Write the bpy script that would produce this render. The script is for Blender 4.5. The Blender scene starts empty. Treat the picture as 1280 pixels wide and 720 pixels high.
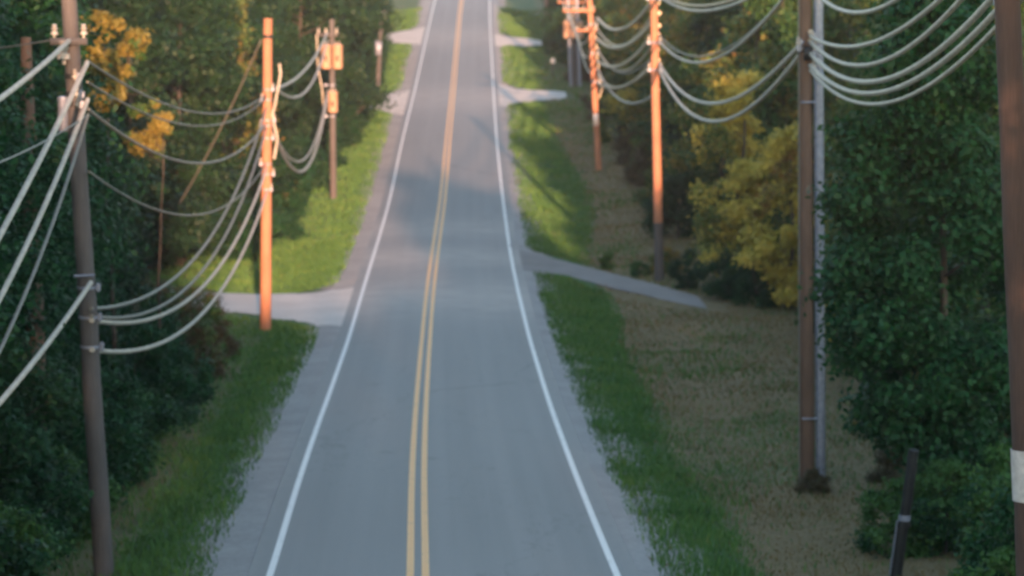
import bpy, math
import numpy as np
from mathutils import Vector, Matrix

# ------------------------------------------------------------------ camera, sky, sun, exposure
C = bpy.context.scene.collection
scene = bpy.context.scene
cam_d = bpy.data.cameras.new("camera"); cam = bpy.data.objects.new("camera", cam_d); C.objects.link(cam)
cam.location = (0, 0, 15.0)
cam.rotation_euler = (math.radians(90) - math.atan(400 / 3556), 0, 0)
cam_d.sensor_width = 36.0; cam_d.lens = 100.0
cam_d.clip_start = 0.5; cam_d.clip_end = 3000
cam_d.dof.use_dof = True
cam_d.dof.focus_distance = 22.0
cam_d.dof.aperture_fstop = 2.5
scene.camera = cam

SUN_EL, SUN_AZ = 6.8, 6.0          # low sun behind the camera, a little to the right
world = bpy.data.worlds.new("World"); scene.world = world; world.use_nodes = True
wn = world.node_tree; wn.nodes.clear()
sky = wn.nodes.new("ShaderNodeTexSky"); sky.sky_type = 'NISHITA'; sky.sun_disc = False
sky.sun_elevation = math.radians(SUN_EL); sky.sun_rotation = math.radians(180 - SUN_AZ)
sky.dust_density = .6; sky.ozone_density = .6
bg = wn.nodes.new("ShaderNodeBackground"); bg.inputs[1].default_value = 0.15
wo = wn.nodes.new("ShaderNodeOutputWorld")
wn.links.new(sky.outputs[0], bg.inputs[0]); wn.links.new(bg.outputs[0], wo.inputs[0])
sl = bpy.data.lights.new("sun", 'SUN'); sl.energy = 3.6; sl.angle = math.radians(0.6); sl.color = (1.0, 0.50, 0.27)
so = bpy.data.objects.new("sun", sl); C.objects.link(so)
_e, _a = math.radians(SUN_EL), math.radians(SUN_AZ)
so.rotation_euler = Vector((math.sin(_a) * math.cos(_e), -math.cos(_a) * math.cos(_e), math.sin(_e))).to_track_quat('Z', 'Y').to_euler()
scene.view_settings.view_transform = 'Standard'; scene.view_settings.look = 'None'
scene.view_settings.exposure = 2.1; scene.view_settings.gamma = 1.0
scene.view_settings.use_white_balance = True; scene.view_settings.white_balance_temperature = 6200; scene.view_settings.white_balance_tint = 12
scene.render.engine = 'CYCLES'
scene.cycles.max_bounces = 5; scene.cycles.diffuse_bounces = 3; scene.cycles.transmission_bounces = 3
scene.cycles.volume_bounces = 0

R = np.random.default_rng(11)

# ------------------------------------------------------------------ helpers
def meta(o, label=None, cat=None, group=None, kind=None):
    if label: o['label'] = label
    if cat: o['category'] = cat
    if group: o['group'] = group
    if kind: o['kind'] = kind
    return o

def mesh_from(name, verts, faces, mats=(), smooth=False, uv=None, attr=None):
    """verts (n,3) array; faces (m,k) array with one k, or a list of such arrays"""
    if not isinstance(faces, list): faces = [faces]
    me = bpy.data.meshes.new(name)
    verts = np.asarray(verts, dtype=np.float32)
    tot = np.concatenate([np.full(len(f), f.shape[1], dtype=np.int32) for f in faces])
    idx = np.concatenate([np.asarray(f, dtype=np.int32).ravel() for f in faces])
    me.vertices.add(len(verts)); me.vertices.foreach_set("co", verts.ravel())
    me.loops.add(len(idx)); me.loops.foreach_set("vertex_index", idx)
    me.polygons.add(len(tot))
    me.polygons.foreach_set("loop_start", np.concatenate([[0], np.cumsum(tot)[:-1]]).astype(np.int32))
    me.polygons.foreach_set("loop_total", tot)
    if smooth: me.polygons.foreach_set("use_smooth", np.ones(len(tot), dtype=bool))
    me.update(calc_edges=True)
    if uv is not None:
        l = me.uv_layers.new(name="UVMap"); l.data.foreach_set("uv", np.asarray(uv, np.float32)[idx].ravel())
    if attr is not None:
        for k, v in attr.items():
            a = me.attributes.new(k, 'FLOAT', 'POINT'); a.data.foreach_set("value", np.asarray(v, np.float32))
    for m in mats: me.materials.append(m)
    return me

def link(name, me, parent=None, loc=None):
    o = bpy.data.objects.new(name, me); C.objects.link(o)
    if parent: o.parent = parent
    if loc is not None: o.location = loc
    return o

def empty(name, loc, rz=0.0):
    o = bpy.data.objects.new(name, None); C.objects.link(o); o.location = loc; o.rotation_euler = (0, 0, rz)
    o.empty_display_size = 0.3
    return o

class MB:
    """collects tubes, boxes and lathes for one mesh"""
    def __init__(s): s.v = []; s.q = []; s.t = []; s.n = 0
    def add(s, v, q=None, t=None):
        s.v.append(np.asarray(v, float))
        if q is not None: s.q.append(np.asarray(q) + s.n)
        if t is not None: s.t.append(np.asarray(t) + s.n)
        s.n += len(v)
    def tube(s, pts, rad, n=8, cap=True):
        pts = np.asarray(pts, float); rad = np.broadcast_to(np.asarray(rad, float), (len(pts),))
        tan = np.gradient(pts, axis=0); tan /= np.linalg.norm(tan, axis=1)[:, None] + 1e-9
        ref = np.array([0.0, 0, 1]) if abs(tan[0][2]) < 0.8 else np.array([1.0, 0, 0])
        a = np.arange(n) * 2 * math.pi / n; vs = []
        for p, t, r in zip(pts, tan, rad):
            u = np.cross(t, ref); u /= np.linalg.norm(u) + 1e-9; w = np.cross(t, u)
            vs.append(p + r * (np.cos(a)[:, None] * u + np.sin(a)[:, None] * w))
        V = np.concatenate(vs); i = np.arange(n); q = []
        for k in range(len(pts) - 1):
            b = k * n; q.append(np.stack([b + i, b + (i + 1) % n, b + n + (i + 1) % n, b + n + i], 1))
        t = None
        if cap:
            V = np.concatenate([V, pts[:1], pts[-1:]]); m = len(V)
            t = np.concatenate([np.stack([np.full(n, m - 2), (i + 1) % n, i], 1),
                                np.stack([np.full(n, m - 1), (len(pts) - 1) * n + i, (len(pts) - 1) * n + (i + 1) % n], 1)])
        s.add(V, np.concatenate(q), t)
    def box(s, c, size, ax=None, bev=0.12):
        """box with chamfered long edges, axis frame ax (3x3 rows)"""
        hx, hy, hz = np.asarray(size) / 2; b = bev * min(hx, hy, hz) * 2
        ring = np.array([(-hx + b, -hy), (hx - b, -hy), (hx, -hy + b), (hx, hy - b), (hx - b, hy), (-hx + b, hy), (-hx, hy - b), (-hx, -hy + b)])
        V = np.concatenate([np.c_[ring, np.full(8, -hz)], np.c_[ring, np.full(8, hz)], [[0, 0, -hz]], [[0, 0, hz]]])
        if ax is not None: V = V @ np.asarray(ax)
        i = np.arange(8); q = np.stack([i, (i + 1) % 8, 8 + (i + 1) % 8, 8 + i], 1)
        t = np.concatenate([np.stack([np.full(8, 16), (i + 1) % 8, i], 1), np.stack([np.full(8, 17), 8 + i, 8 + (i + 1) % 8], 1)])
        s.add(V + np.asarray(c), q, t)
    def build(s, name, mat, parent=None, smooth=True):
        f = []
        if s.q: f.append(np.concatenate(s.q))
        if s.t: f.append(np.concatenate(s.t))
        me = mesh_from(name, np.concatenate(s.v), f, [mat], smooth)
        if smooth:
            try: me.set_sharp_from_angle(angle=math.radians(40))
            except Exception: pass
        return link(name, me, parent)

# ------------------------------------------------------------------ road alignment and terrain
_Yk = [-80, -40, 0, 20, 40, 56, 67, 81, 88, 106, 126, 149, 166, 181, 190, 206, 240, 259, 280, 333, 400, 500, 700]
_Zk = [8.2, 7.4, 6.2, 5.2, 4.0, 3.1, 2.65, 2.05, 1.75, 1.15, .92, .86, 1.08, 1.55, 2.0, 2.7, 4.2, 5.2, 6.4, 9.5, 14, 21, 30]
_Xy = [-80, -60, -40, -20, 0, 56, 67, 81, 88, 106, 126, 149, 166, 181, 190, 206, 240, 259, 280, 333, 400, 500, 700]
_Xx = [-44, -27, -13, -3.5, .4, -1.38, -1.76, -2.15, -2.32, -2.74, -3.19, -3.61, -3.87, -4.12, -4.27, -4.52, -4.93, -5.15, -5.4, -6.0, -6.5, -7, -7]  # unseen bend behind the viewpoint added to make room for the shade trees
_g = np.arange(-80, 701, 1.0)
def _sm(a, w):
    k = np.hanning(w); k /= k.sum(); return np.convolve(np.pad(a, (w // 2, w // 2), mode='edge'), k, 'valid')
_Z = _sm(np.interp(_g, _Yk, _Zk), 17); _X = _sm(np.interp(_g, _Xy, _Xx), 25)
def RZ(Y): return np.interp(Y, _g, _Z)
def XC(Y): return np.interp(Y, _g, _X)
def sstep(a, b, x):
    t = np.clip((x - a) / (b - a), 0, 1); return t * t * (3 - 2 * t)
def vnoise(x, y, seed=0):
    def h(i, j):
        n = (i * 374761393 + j * 668265263 + seed * 974711) & 0x7fffffff
        n = ((n ^ (n >> 13)) * 1274126177) & 0x7fffffff
        return ((n ^ (n >> 16)) & 0xffff) / 65535.0
    x = np.asarray(x, float); y = np.asarray(y, float)
    i = np.floor(x).astype(np.int64); j = np.floor(y).astype(np.int64); fx = x - i; fy = y - j
    fx = fx * fx * (3 - 2 * fx); fy = fy * fy * (3 - 2 * fy)
    return (h(i, j) * (1 - fx) + h(i + 1, j) * fx) * (1 - fy) + (h(i, j + 1) * (1 - fx) + h(i + 1, j + 1) * fx) * fy
# driveways: (side, Y at the road, list of (s, Y, half width))
DRIVES = [
    ("driveway_left_near", [(-3.6, 118.5, 11), (-4.6, 118.8, 8.0), (-6.2, 119.5, 5.2), (-8, 120.5, 4.0), (-10.5, 122, 3.2), (-14, 124, 2.4), (-22, 128, 2.2)]),
    ("driveway_right_near", [(3.6, 139, 7), (4.6, 138, 4.6), (6.0, 135.5, 3.6), (8.0, 130, 3.6), (9.6, 125.5, 3.6), (11.2, 121, 2.8), (12.0, 119, 1.2)]),
    ("driveway_left_far", [(-3.6, 236, 16), (-4.8, 236.5, 10), (-6.5, 238, 6), (-8.2, 239, 4.0), (-9.5, 240, 2)]),
    ("driveway_right_far", [(3.6, 243, 13), (4.8, 243, 8), (6.5, 243.5, 5), (8.6, 244, 4.0), (10.0, 244.5, 2)]),
    ("driveway_left_farthest", [(-3.6, 306, 16), (-5, 306, 10), (-8, 305, 5), (-9.5, 304, 2)]),
    ("driveway_right_farthest", [(3.6, 300, 10), (5, 300, 6), (7.5, 299, 4.5), (9, 298, 2)]),
]
def drive_w(s, Y):
    """1 inside a driveway, 0 well outside"""
    w = np.zeros_like(np.asarray(s, float) + np.asarray(Y, float))
    for _, pts in DRIVES:
        p = np.array(pts); o = p if p[-1, 0] > p[0, 0] else p[::-1]
        yc = np.interp(s, o[:, 0], o[:, 1]); hw = np.interp(s, o[:, 0], o[:, 2])
        ok = (s >= o[0, 0] - .3) & (s <= o[-1, 0])
        w = np.maximum(w, np.where(ok, 1 - sstep(hw - .2, hw + 1.2, np.abs(Y - yc)), 0))
    return w
def HT(s, Y, raw=False):
    s = np.asarray(s, float); Y = np.asarray(Y, float); a = np.abs(s)
    z = RZ(Y) - 0.015 * np.minimum(a, 3.8) - 0.05 * np.clip(a - 3.8, 0, 1.4)
    ditch = -0.20 * np.exp(-((a - 8.2) / 1.7) ** 2) - 0.12 * sstep(5.0, 7, a)
    bump = (vnoise(s * .45, Y * .3, 3) - .5) * .28 * sstep(5.2, 8, a) + (vnoise(s * .12, Y * .08, 5) - .5) * .8 * sstep(9, 16, a)
    up = 0.09 * np.clip(a - 17, 0, 60)
    k = 1 - drive_w(s, Y)
    z = z + (ditch + bump) * k + up - 0.06 * (1 - k)
    return z
def G(s, Y): return (float(XC(Y) + s), float(Y), float(HT(s, Y)))
def S_of(X, Y): return X - XC(Y)

# ------------------------------------------------------------------ materials
def newmat(name):
    m = bpy.data.materials.new(name); m.use_nodes = True; nt = m.node_tree
    return m, nt, nt.nodes['Principled BSDF']
def N(nt, t, **kw):
    n = nt.nodes.new(t)
    for k, v in kw.items():
        if k.startswith('i_'): n.inputs[k[2:].replace('_', ' ')].default_value = v
        else: setattr(n, k, v)
    return n
def ramp(nt, stops, fac):
    r = nt.nodes.new("ShaderNodeValToRGB"); e = r.color_ramp.elements
    while len(e) < len(stops): e.new(0.5)
    for el, (p, c) in zip(e, stops): el.position = p; el.color = (*c, 1)
    nt.links.new(fac, r.inputs[0]); return r.outputs[0]
def mixc(nt, f, a, b, mode='MIX'):
    m = nt.nodes.new("ShaderNodeMix"); m.data_type = 'RGBA'; m.blend_type = mode
    for sock, v in ((m.inputs[0], f), (m.inputs[6], a), (m.inputs[7], b)):
        if isinstance(v, bpy.types.NodeSocket): nt.links.new(v, sock)
        elif isinstance(v, (int, float)): sock.default_value = v
        else: sock.default_value = (*v, 1)
    return m.outputs[2]
def noise(nt, scale, detail=4, vec=None, rough=.6):
    n = N(nt, "ShaderNodeTexNoise", i_Scale=scale, i_Detail=detail, i_Roughness=rough)
    if vec is not None: nt.links.new(vec, n.inputs['Vector'])
    return n.outputs['Fac']
def coord(nt, kind='Object', scale=(1, 1, 1)):
    t = nt.nodes.new("ShaderNodeTexCoord"); mp = nt.nodes.new("ShaderNodeMapping"); mp.inputs['Scale'].default_value = scale
    nt.links.new(t.outputs[kind], mp.inputs['Vector']); return mp.outputs[0]
def bump(nt, bs, h, st=.4, dist=.02):
    b = N(nt, "ShaderNodeBump", i_Strength=st, i_Distance=dist); nt.links.new(h, b.inputs['Height']); nt.links.new(b.outputs[0], bs.inputs['Normal'])

def leaf_mat(name, stops, obj_var=.3, trans=.3):
    m, nt, bs = newmat(name)
    g = nt.nodes.new("ShaderNodeNewGeometry"); oi = nt.nodes.new("ShaderNodeObjectInfo")
    n1 = noise(nt, .55, 3, coord(nt, 'Object'))
    a = N(nt, "ShaderNodeMath", operation='MULTIPLY_ADD'); nt.links.new(g.outputs['Random Per Island'], a.inputs[0]); a.inputs[1].default_value = .45
    nt.links.new(n1, a.inputs[2])
    b = N(nt, "ShaderNodeMath", operation='MULTIPLY_ADD'); nt.links.new(oi.outputs['Random'], b.inputs[0]); b.inputs[1].default_value = obj_var
    nt.links.new(a.outputs[0], b.inputs[2])
    c = N(nt, "ShaderNodeMapRange"); c.inputs[1].default_value = .25; c.inputs[2].default_value = .95 + obj_var
    nt.links.new(b.outputs[0], c.inputs[0])
    col = ramp(nt, stops, c.outputs[0])
    nt.links.new(col, bs.inputs['Base Color']); bs.inputs['Roughness'].default_value = .55
    bs.inputs['Specular IOR Level'].default_value = .25
    tr = nt.nodes.new("ShaderNodeBsdfTranslucent"); nt.links.new(col, tr.inputs[0])
    mx = nt.nodes.new("ShaderNodeMixShader"); mx.inputs[0].default_value = trans
    nt.links.new(bs.outputs[0], mx.inputs[1]); nt.links.new(tr.outputs[0], mx.inputs[2])
    nt.links.new(mx.outputs[0], nt.nodes['Material Output'].inputs[0])
    return m
M = {}
M['dark'] = leaf_mat('leaves_dark', [(0, (.004, .026, .011)), (.5, (.009, .052, .018)), (1, (.018, .086, .026))], .25)
M['mid'] = leaf_mat('leaves_mid', [(0, (.018, .060, .020)), (.5, (.036, .100, .028)), (.8, (.095, .150, .034)), (1, (.20, .17, .04))], .35)
M['deep'] = leaf_mat('leaves_deep_shade', [(0, (.004, .022, .010)), (.5, (.009, .038, .015)), (1, (.018, .060, .019))], .25)  # darker leaf copy, the shade of the wood is put into its colour
M['gold'] = leaf_mat('leaves_gold', [(0, (.07, .09, .022)), (.5, (.17, .155, .034)), (1, (.27, .21, .045))], .2)
M['olive'] = leaf_mat('leaves_olive', [(0, (.05, .08, .020)), (.4, (.11, .13, .028)), (.75, (.20, .17, .035)), (1, (.32, .15, .04))], .4)
M['yellow'] = leaf_mat('leaves_yellow', [(0, (.17, .21, .045)), (.5, (.36, .34, .065)), (1, (.56, .44, .08))], .2)
M['brown'] = leaf_mat('leaves_brown', [(0, (.035, .045, .020)), (.5, (.070, .068, .032)), (1, (.11, .085, .045))], .3)
M['bright'] = leaf_mat('leaves_bright', [(0, (.025, .075, .020)), (.5, (.040, .115, .026)), (1, (.07, .16, .035))], .2)
def bark():
    m, nt, bs = newmat('bark'); v = coord(nt, 'Object', (6, 6, 1.2))
    n = noise(nt, 2.2, 6, v, .7)
    nt.links.new(ramp(nt, [(.3, (.022, .019, .016)), (.7, (.075, .064, .053))], n), bs.inputs['Base Color']); bs.inputs['Roughness'].default_value = .9
    bump(nt, bs, n, .8, .03); return m
M['bark'] = bark()
def wood(name, c0, c1, c2):
    m, nt, bs = newmat(name)
    v = coord(nt, 'Object', (14, 14, .7)); n = noise(nt, 3.0, 8, v, .7)
    v2 = coord(nt, 'Object', (1, 1, .5)); n2 = noise(nt, 1.1, 3, v2)
    col = ramp(nt, [(.25, c0), (.5, c1), (.78, c2)], n)
    col = mixc(nt, .45, col, ramp(nt, [(.3, tuple(.6 * x for x in c1)), (.7, tuple(min(1, 1.3 * x) for x in c1))], n2))
    nt.links.new(col, bs.inputs['Base Color']); bs.inputs['Roughness'].default_value = .85; bump(nt, bs, n, .7, .012); return m
M['wood_brown'] = wood('wood_brown', (.06, .040, .030), (.125, .080, .058), (.21, .145, .11))
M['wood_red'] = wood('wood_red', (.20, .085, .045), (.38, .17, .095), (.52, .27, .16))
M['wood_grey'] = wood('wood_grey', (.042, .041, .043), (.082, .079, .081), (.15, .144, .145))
M['wood_dark'] = wood('wood_dark', (.035, .024, .020), (.075, .046, .037), (.13, .088, .072))
def metal(name, c, rough=.5, met=.3, sc=9):
    m, nt, bs = newmat(name); n = noise(nt, sc, 5, coord(nt))
    nt.links.new(ramp(nt, [(.3, tuple(.65 * x for x in c)), (.7, c)], n), bs.inputs['Base Color'])
    bs.inputs['Roughness'].default_value = rough; bs.inputs['Metallic'].default_value = met; bump(nt, bs, n, .2, .003); return m
M['galv'] = metal('galvanised_steel', (.27, .31, .40), .5, .35)
M['dark_metal'] = metal('dark_metal', (.022, .026, .030), .6, .2)
M['can'] = metal('transformer_sun_tinted', (.50, .31, .20), .5, .0)  # grey tanks, with the orange sunlight put into this tan colour
M['porcelain'] = metal('porcelain', (.42, .40, .36), .25, .0)
M['white_plate'] = metal('white_plate', (.62, .61, .60), .6, .0)
M['cable'] = metal('cable_sheath_light', (.47, .44, .37), .6, .0, 3)
M['cable_dim'] = metal('cable_sheath_grey', (.18, .18, .155), .6, .0, 3)
M['cable_tan'] = metal('cable_sheath_tan', (.62, .52, .36), .6, .0, 3)

def asphalt():
    m, nt, bs = newmat('asphalt')
    uv = coord(nt, 'UV'); sep = nt.nodes.new("ShaderNodeSeparateXYZ"); nt.links.new(uv, sep.inputs[0])
    fine = noise(nt, 9, 8, coord(nt, 'UV', (3, 1, 1)), .75)
    streak = noise(nt, 1.0, 5, coord(nt, 'UV', (1.5, .02, 1)), .6)
    patch = noise(nt, 1.0, 4, coord(nt, 'UV', (.12, .035, 1)), .55)
    base = ramp(nt, [(.3, (.150, .155, .160)), (.7, (.190, .195, .200))], patch)
    base = mixc(nt, .45, base, ramp(nt, [(.32, (.135, .140, .146)), (.68, (.215, .219, .223))], streak))
    base = mixc(nt, .30, base, ramp(nt, [(.3, (.08, .082, .086)), (.7, (.27, .27, .27))], fine))
    # polished wheel paths
    w = N(nt, "ShaderNodeMath", operation='MULTIPLY'); nt.links.new(sep.outputs[0], w.inputs[0]); w.inputs[1].default_value = 3.7
    c = N(nt, "ShaderNodeMath", operation='COSINE'); nt.links.new(w.outputs[0], c.inputs[0])
    base = mixc(nt, ramp(nt, [(.55, (0, 0, 0)), (1, (.30, .30, .30))], c.outputs[0]), base, (.215, .217, .220))
    # sealed cracks
    vo = N(nt, "ShaderNodeTexVoronoi", feature='DISTANCE_TO_EDGE', i_Scale=1.0)
    wp = noise(nt, 2.0, 4, coord(nt, 'UV', (.6, .3, 1)))
    vm = N(nt, "ShaderNodeVectorMath", operation='ADD'); nt.links.new(coord(nt, 'UV', (.16, .055, 1)), vm.inputs[0]); nt.links.new(wp, vm.inputs[1])
    nt.links.new(vm.outputs[0], vo.inputs['Vector'])
    cr = ramp(nt, [(.003, (.35, .35, .35)), (.010, (0, 0, 0))], vo.outputs['Distance'])
    base = mixc(nt, cr, base, (.06, .06, .062))
    # dust and gravel carried onto the edges
    ab = N(nt, "ShaderNodeMath", operation='ABSOLUTE'); nt.links.new(sep.outputs[0], ab.inputs[0])
    ed = N(nt, "ShaderNodeMapRange"); ed.inputs[1].default_value = 3.5; ed.inputs[2].default_value = 4.2; nt.links.new(ab.outputs[0], ed.inputs[0])
    en = N(nt, "ShaderNodeMath", operation='MULTIPLY'); nt.links.new(ed.outputs[0], en.inputs[0]); nt.links.new(noise(nt, 2, 5, coord(nt, 'UV', (2, .6, 1))), en.inputs[1])
    base = mixc(nt, en.outputs[0], base, (.30, .295, .28))
    dr = nt.nodes.new("ShaderNodeAttribute"); dr.attribute_name = 'dust_and_sun'
    dn = N(nt, "ShaderNodeMath", operation='MULTIPLY'); nt.links.new(dr.outputs['Fac'], dn.inputs[0]); nt.links.new(noise(nt, 1, 5, coord(nt, 'UV', (.6, .5, 1))), dn.inputs[1])
    base = mixc(nt, dn.outputs[0], base, (.40, .36, .33))
    nt.links.new(base, bs.inputs['Base Color']); bs.inputs['Roughness'].default_value = .72; bs.inputs['Specular IOR Level'].default_value = .5
    bump(nt, bs, fine, .35, .01); return m
M['asphalt'] = asphalt()
def gravel(name, a, b, c):
    m, nt, bs = newmat(name); v = coord(nt, 'Object')
    f = noise(nt, 7, 8, v, .8); l = noise(nt, .5, 4, v)
    col = ramp(nt, [(.3, a), (.5, b), (.7, c)], f); col = mixc(nt, .4, col, ramp(nt, [(.3, a), (.7, c)], l))
    nt.links.new(col, bs.inputs['Base Color']); bs.inputs['Roughness'].default_value = .95; bump(nt, bs, f, .7, .03); return m
M['gravel'] = gravel('gravel', (.19, .19, .188), (.28, .28, .276), (.38, .38, .37))
M['drive'] = gravel('driveway_gravel', (.38, .365, .34), (.52, .50, .47), (.64, .61, .58))
M['drive_dark'] = gravel('driveway_dirt', (.14, .135, .13), (.20, .195, .19), (.27, .26, .25))
def paint(name, c):
    m, nt, bs = newmat(name); n = noise(nt, 5, 7, coord(nt, 'Object', (1, .35, 1)), .8)
    nt.links.new(ramp(nt, [(.30, tuple(.45 * x + .05 for x in c)), (.45, c)], n), bs.inputs['Base Color']); bs.inputs['Roughness'].default_value = .6; return m
M['white'] = paint('white_paint', (.68, .68, .67)); M['amber'] = paint('yellow_paint', (.70, .36, .11))
def ground():
    m, nt, bs = newmat('grass_ground'); v = coord(nt)
    at_ = nt.nodes.new("ShaderNodeAttribute"); at_.attribute_name = 'dry'
    n1 = noise(nt, .35, 5, v); n2 = noise(nt, 3.5, 6, v, .7)
    fa = N(nt, "ShaderNodeMath", operation='MULTIPLY_ADD'); nt.links.new(n1, fa.inputs[0]); fa.inputs[1].default_value = 1.1; nt.links.new(at_.outputs['Fac'], fa.inputs[2])
    mr = N(nt, "ShaderNodeMapRange"); mr.inputs[1].default_value = .75; mr.inputs[2].default_value = 1.25; nt.links.new(fa.outputs[0], mr.inputs[0])
    gcol = ramp(nt, [(.3, (.024, .070, .022)), (.7, (.050, .120, .034))], n2)
    dcol = ramp(nt, [(.3, (.095, .082, .036)), (.5, (.145, .115, .052)), (.7, (.19, .145, .068))], n2)
    col = mixc(nt, mr.outputs[0], gcol, dcol)
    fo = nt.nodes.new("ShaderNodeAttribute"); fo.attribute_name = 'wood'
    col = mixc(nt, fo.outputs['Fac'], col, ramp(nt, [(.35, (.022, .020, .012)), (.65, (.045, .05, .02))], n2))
    gr = nt.nodes.new("ShaderNodeAttribute"); gr.attribute_name = 'grit'
    gm = N(nt, "ShaderNodeMath", operation='MULTIPLY_ADD'); nt.links.new(noise(nt, 1.6, 6, v, .75), gm.inputs[0]); gm.inputs[1].default_value = 1.6; nt.links.new(gr.outputs['Fac'], gm.inputs[2])
    g2 = N(nt, "ShaderNodeMapRange"); g2.inputs[1].default_value = 1.15; g2.inputs[2].default_value = 1.5; nt.links.new(gm.outputs[0], g2.inputs[0])
    col = mixc(nt, g2.outputs[0], col, ramp(nt, [(.35, (.16, .155, .145)), (.65, (.29, .285, .27))], noise(nt, 7, 8, v, .8)))
    nt.links.new(col, bs.inputs['Base Color']); bs.inputs['Roughness'].default_value = .95; bump(nt, bs, n2, .8, .08); return m
M['ground'] = ground()
def blade(name, stops):
    m, nt, bs = newmat(name); g = nt.nodes.new("ShaderNodeNewGeometry"); n = noise(nt, .5, 4, coord(nt))
    a = N(nt, "ShaderNodeMath", operation='MULTIPLY_ADD'); nt.links.new(g.outputs['Random Per Island'], a.inputs[0]); a.inputs[1].default_value = .4; nt.links.new(n, a.inputs[2])
    c = N(nt, "ShaderNodeMapRange"); c.inputs[1].default_value = .3; c.inputs[2].default_value = 1.1; nt.links.new(a.outputs[0], c.inputs[0])
    nt.links.new(ramp(nt, stops, c.outputs[0]), bs.inputs['Base Color']); bs.inputs['Roughness'].default_value = .7; bs.inputs['Specular IOR Level'].default_value = .2; return m
M['blade_green'] = blade('grass_blades_green', [(0, (.034, .095, .025)), (.5, (.058, .150, .036)), (.85, (.10, .185, .042)), (1, (.19, .19, .06))])
M['blade_dry'] = blade('grass_blades_dry', [(0, (.085, .095, .036)), (.45, (.14, .115, .050)), (1, (.20, .145, .066))])

# ------------------------------------------------------------------ ground, road, markings
def sheet(name, svals, yvals, off, mat, attr=None, spos=None):
    Sg, Yg = np.meshgrid(svals, yvals)
    Zg = HT(Sg, Yg) + (off(Sg, Yg) if callable(off) else off)
    V = np.stack([XC(Yg) + Sg, Yg, Zg], -1).reshape(-1, 3)
    nx, ny = len(svals), len(yvals)
    i, j = np.meshgrid(np.arange(nx - 1), np.arange(ny - 1)); a = (j * nx + i).ravel()
    F = np.stack([a, a + 1, a + nx + 1, a + nx], 1)
    at = {k: f(Sg, Yg).ravel() for k, f in (attr or {}).items()}
    me = mesh_from(name, V, F, [mat], True, uv=np.stack([Sg.ravel(), Yg.ravel()], 1), attr=at)
    return meta(link(name, me), kind='structure')

def dry_and_sunlit(s, Y):
    edge = 7.0 + 1.3 * (vnoise(Y * .05, 0 * Y, 9) - .5) * 2
    edge = edge - 1.0 * (1 - sstep(60, 85, Y)) + 1.3 * sstep(150, 200, Y)
    r = sstep(edge - .5, edge + .7, s) * (1 - .5 * sstep(180, 250, Y))
    edgeL = 10.2
    l = sstep(6.1, 7.2, -s) * .62 * (1 - .7 * sstep(85, 130, Y))
    far = vnoise(s * .3 + 9, Y * .12, 21)
    pat = vnoise(s * .35 + 3, Y * .11, 25)
    return np.clip(r * (.72 + .25 * sstep(.3, .8, pat)) + l, 0, 1) * (1 - .25 * far) + .10 * far + .55 * np.exp(-((Y - 141.5) / 1.6) ** 2) * sstep(5, 6.5, s)  # last term paints the sunlit strip above the right driveway as tan grass
sv = np.concatenate([[-260, -160, -110, -80, -60, -48, -40, -34, -30, -27], np.arange(-24, 24.01, .5), [27, 30, 34, 40, 48, 60, 80, 110, 160, 260]])
yv = np.concatenate([np.arange(-78, 40, 3), np.arange(40, 345, 1.0), np.arange(345, 700, 8)])
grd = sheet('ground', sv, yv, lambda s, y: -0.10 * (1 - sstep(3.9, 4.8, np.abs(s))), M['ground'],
            {'dry': dry_and_sunlit, 'grit': lambda s, y: 1 - sstep(4.5, 6.2, np.abs(s)), 'wood': lambda s, y: sstep(11.5, 15, np.abs(s)) * np.where(s > 0, sstep(-60, -20, -y) * 0 + sstep(13.5, 17, s), 1)})
ys = np.concatenate([np.arange(-78, 40, 3), np.arange(40, 500, 1.0)])
def edge_sheet(name, s0, s1, n, off, mat, amp, seed):
    """strip whose outer edge wanders"""
    u = np.linspace(0, 1, n); Ug, Yg = np.meshgrid(u, ys)
    w = s1 + np.sign(s1) * amp * ((vnoise(Yg * .09, 0 * Yg, seed) - .5) + .5 * (vnoise(Yg * .5, 0 * Yg, seed + 1) - .5))
    Sg = s0 + (w - s0) * Ug; Zg = HT(Sg, Yg) + off * (1 - Ug ** 4 * 1.6)
    V = np.stack([XC(Yg) + Sg, Yg, Zg], -1).reshape(-1, 3); ny = len(ys)
    i, j = np.meshgrid(np.arange(n - 1), np.arange(ny - 1)); a = (j * n + i).ravel()
    F = np.stack([a, a + 1, a + n + 1, a + n], 1)
    if s1 < s0: F = F[:, ::-1]
    return meta(link(name, mesh_from(name, V, F, [mat], True)), kind='structure')
edge_sheet('gravel_shoulder_left', -3.4, -4.95, 7, .03, M['gravel'], .28, 31)
edge_sheet('gravel_shoulder_right', 3.4, 4.55, 7, .03, M['gravel'], .28, 41)
def dust_and_sun(s, y):  # warm road bands: driveway dust plus sun patches put into the colour
    d = 0 * s
    for yc, w, k in ((121, 8, .9), (139, 5, .75), (154, 5, .6), (239, 12, .6), (303, 14, .5)):
        d = np.maximum(d, k * np.exp(-((y - yc) / w) ** 2))
    return d
sheet('road', np.linspace(-3.85, 3.85, 16), ys, .05, M['asphalt'], {'dust_and_sun': dust_and_sun})
def cx_line(Y): return -.50 + .40 * sstep(95, 215, Y)
def stripe(name, f, w, mat, off=.056):
    Yg = ys[:, None] * np.ones(2); Sg = f(Yg) + np.array([-w / 2, w / 2]) * np.ones((len(ys), 1))
    Zg = HT(Sg, Yg) + off
    V = np.stack([XC(Yg) + Sg, Yg, Zg], -1).reshape(-1, 3); a = np.arange(len(ys) - 1) * 2
    return meta(link(name, mesh_from(name, V, np.stack([a, a + 1, a + 3, a + 2], 1), [mat])), kind='structure')
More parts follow.
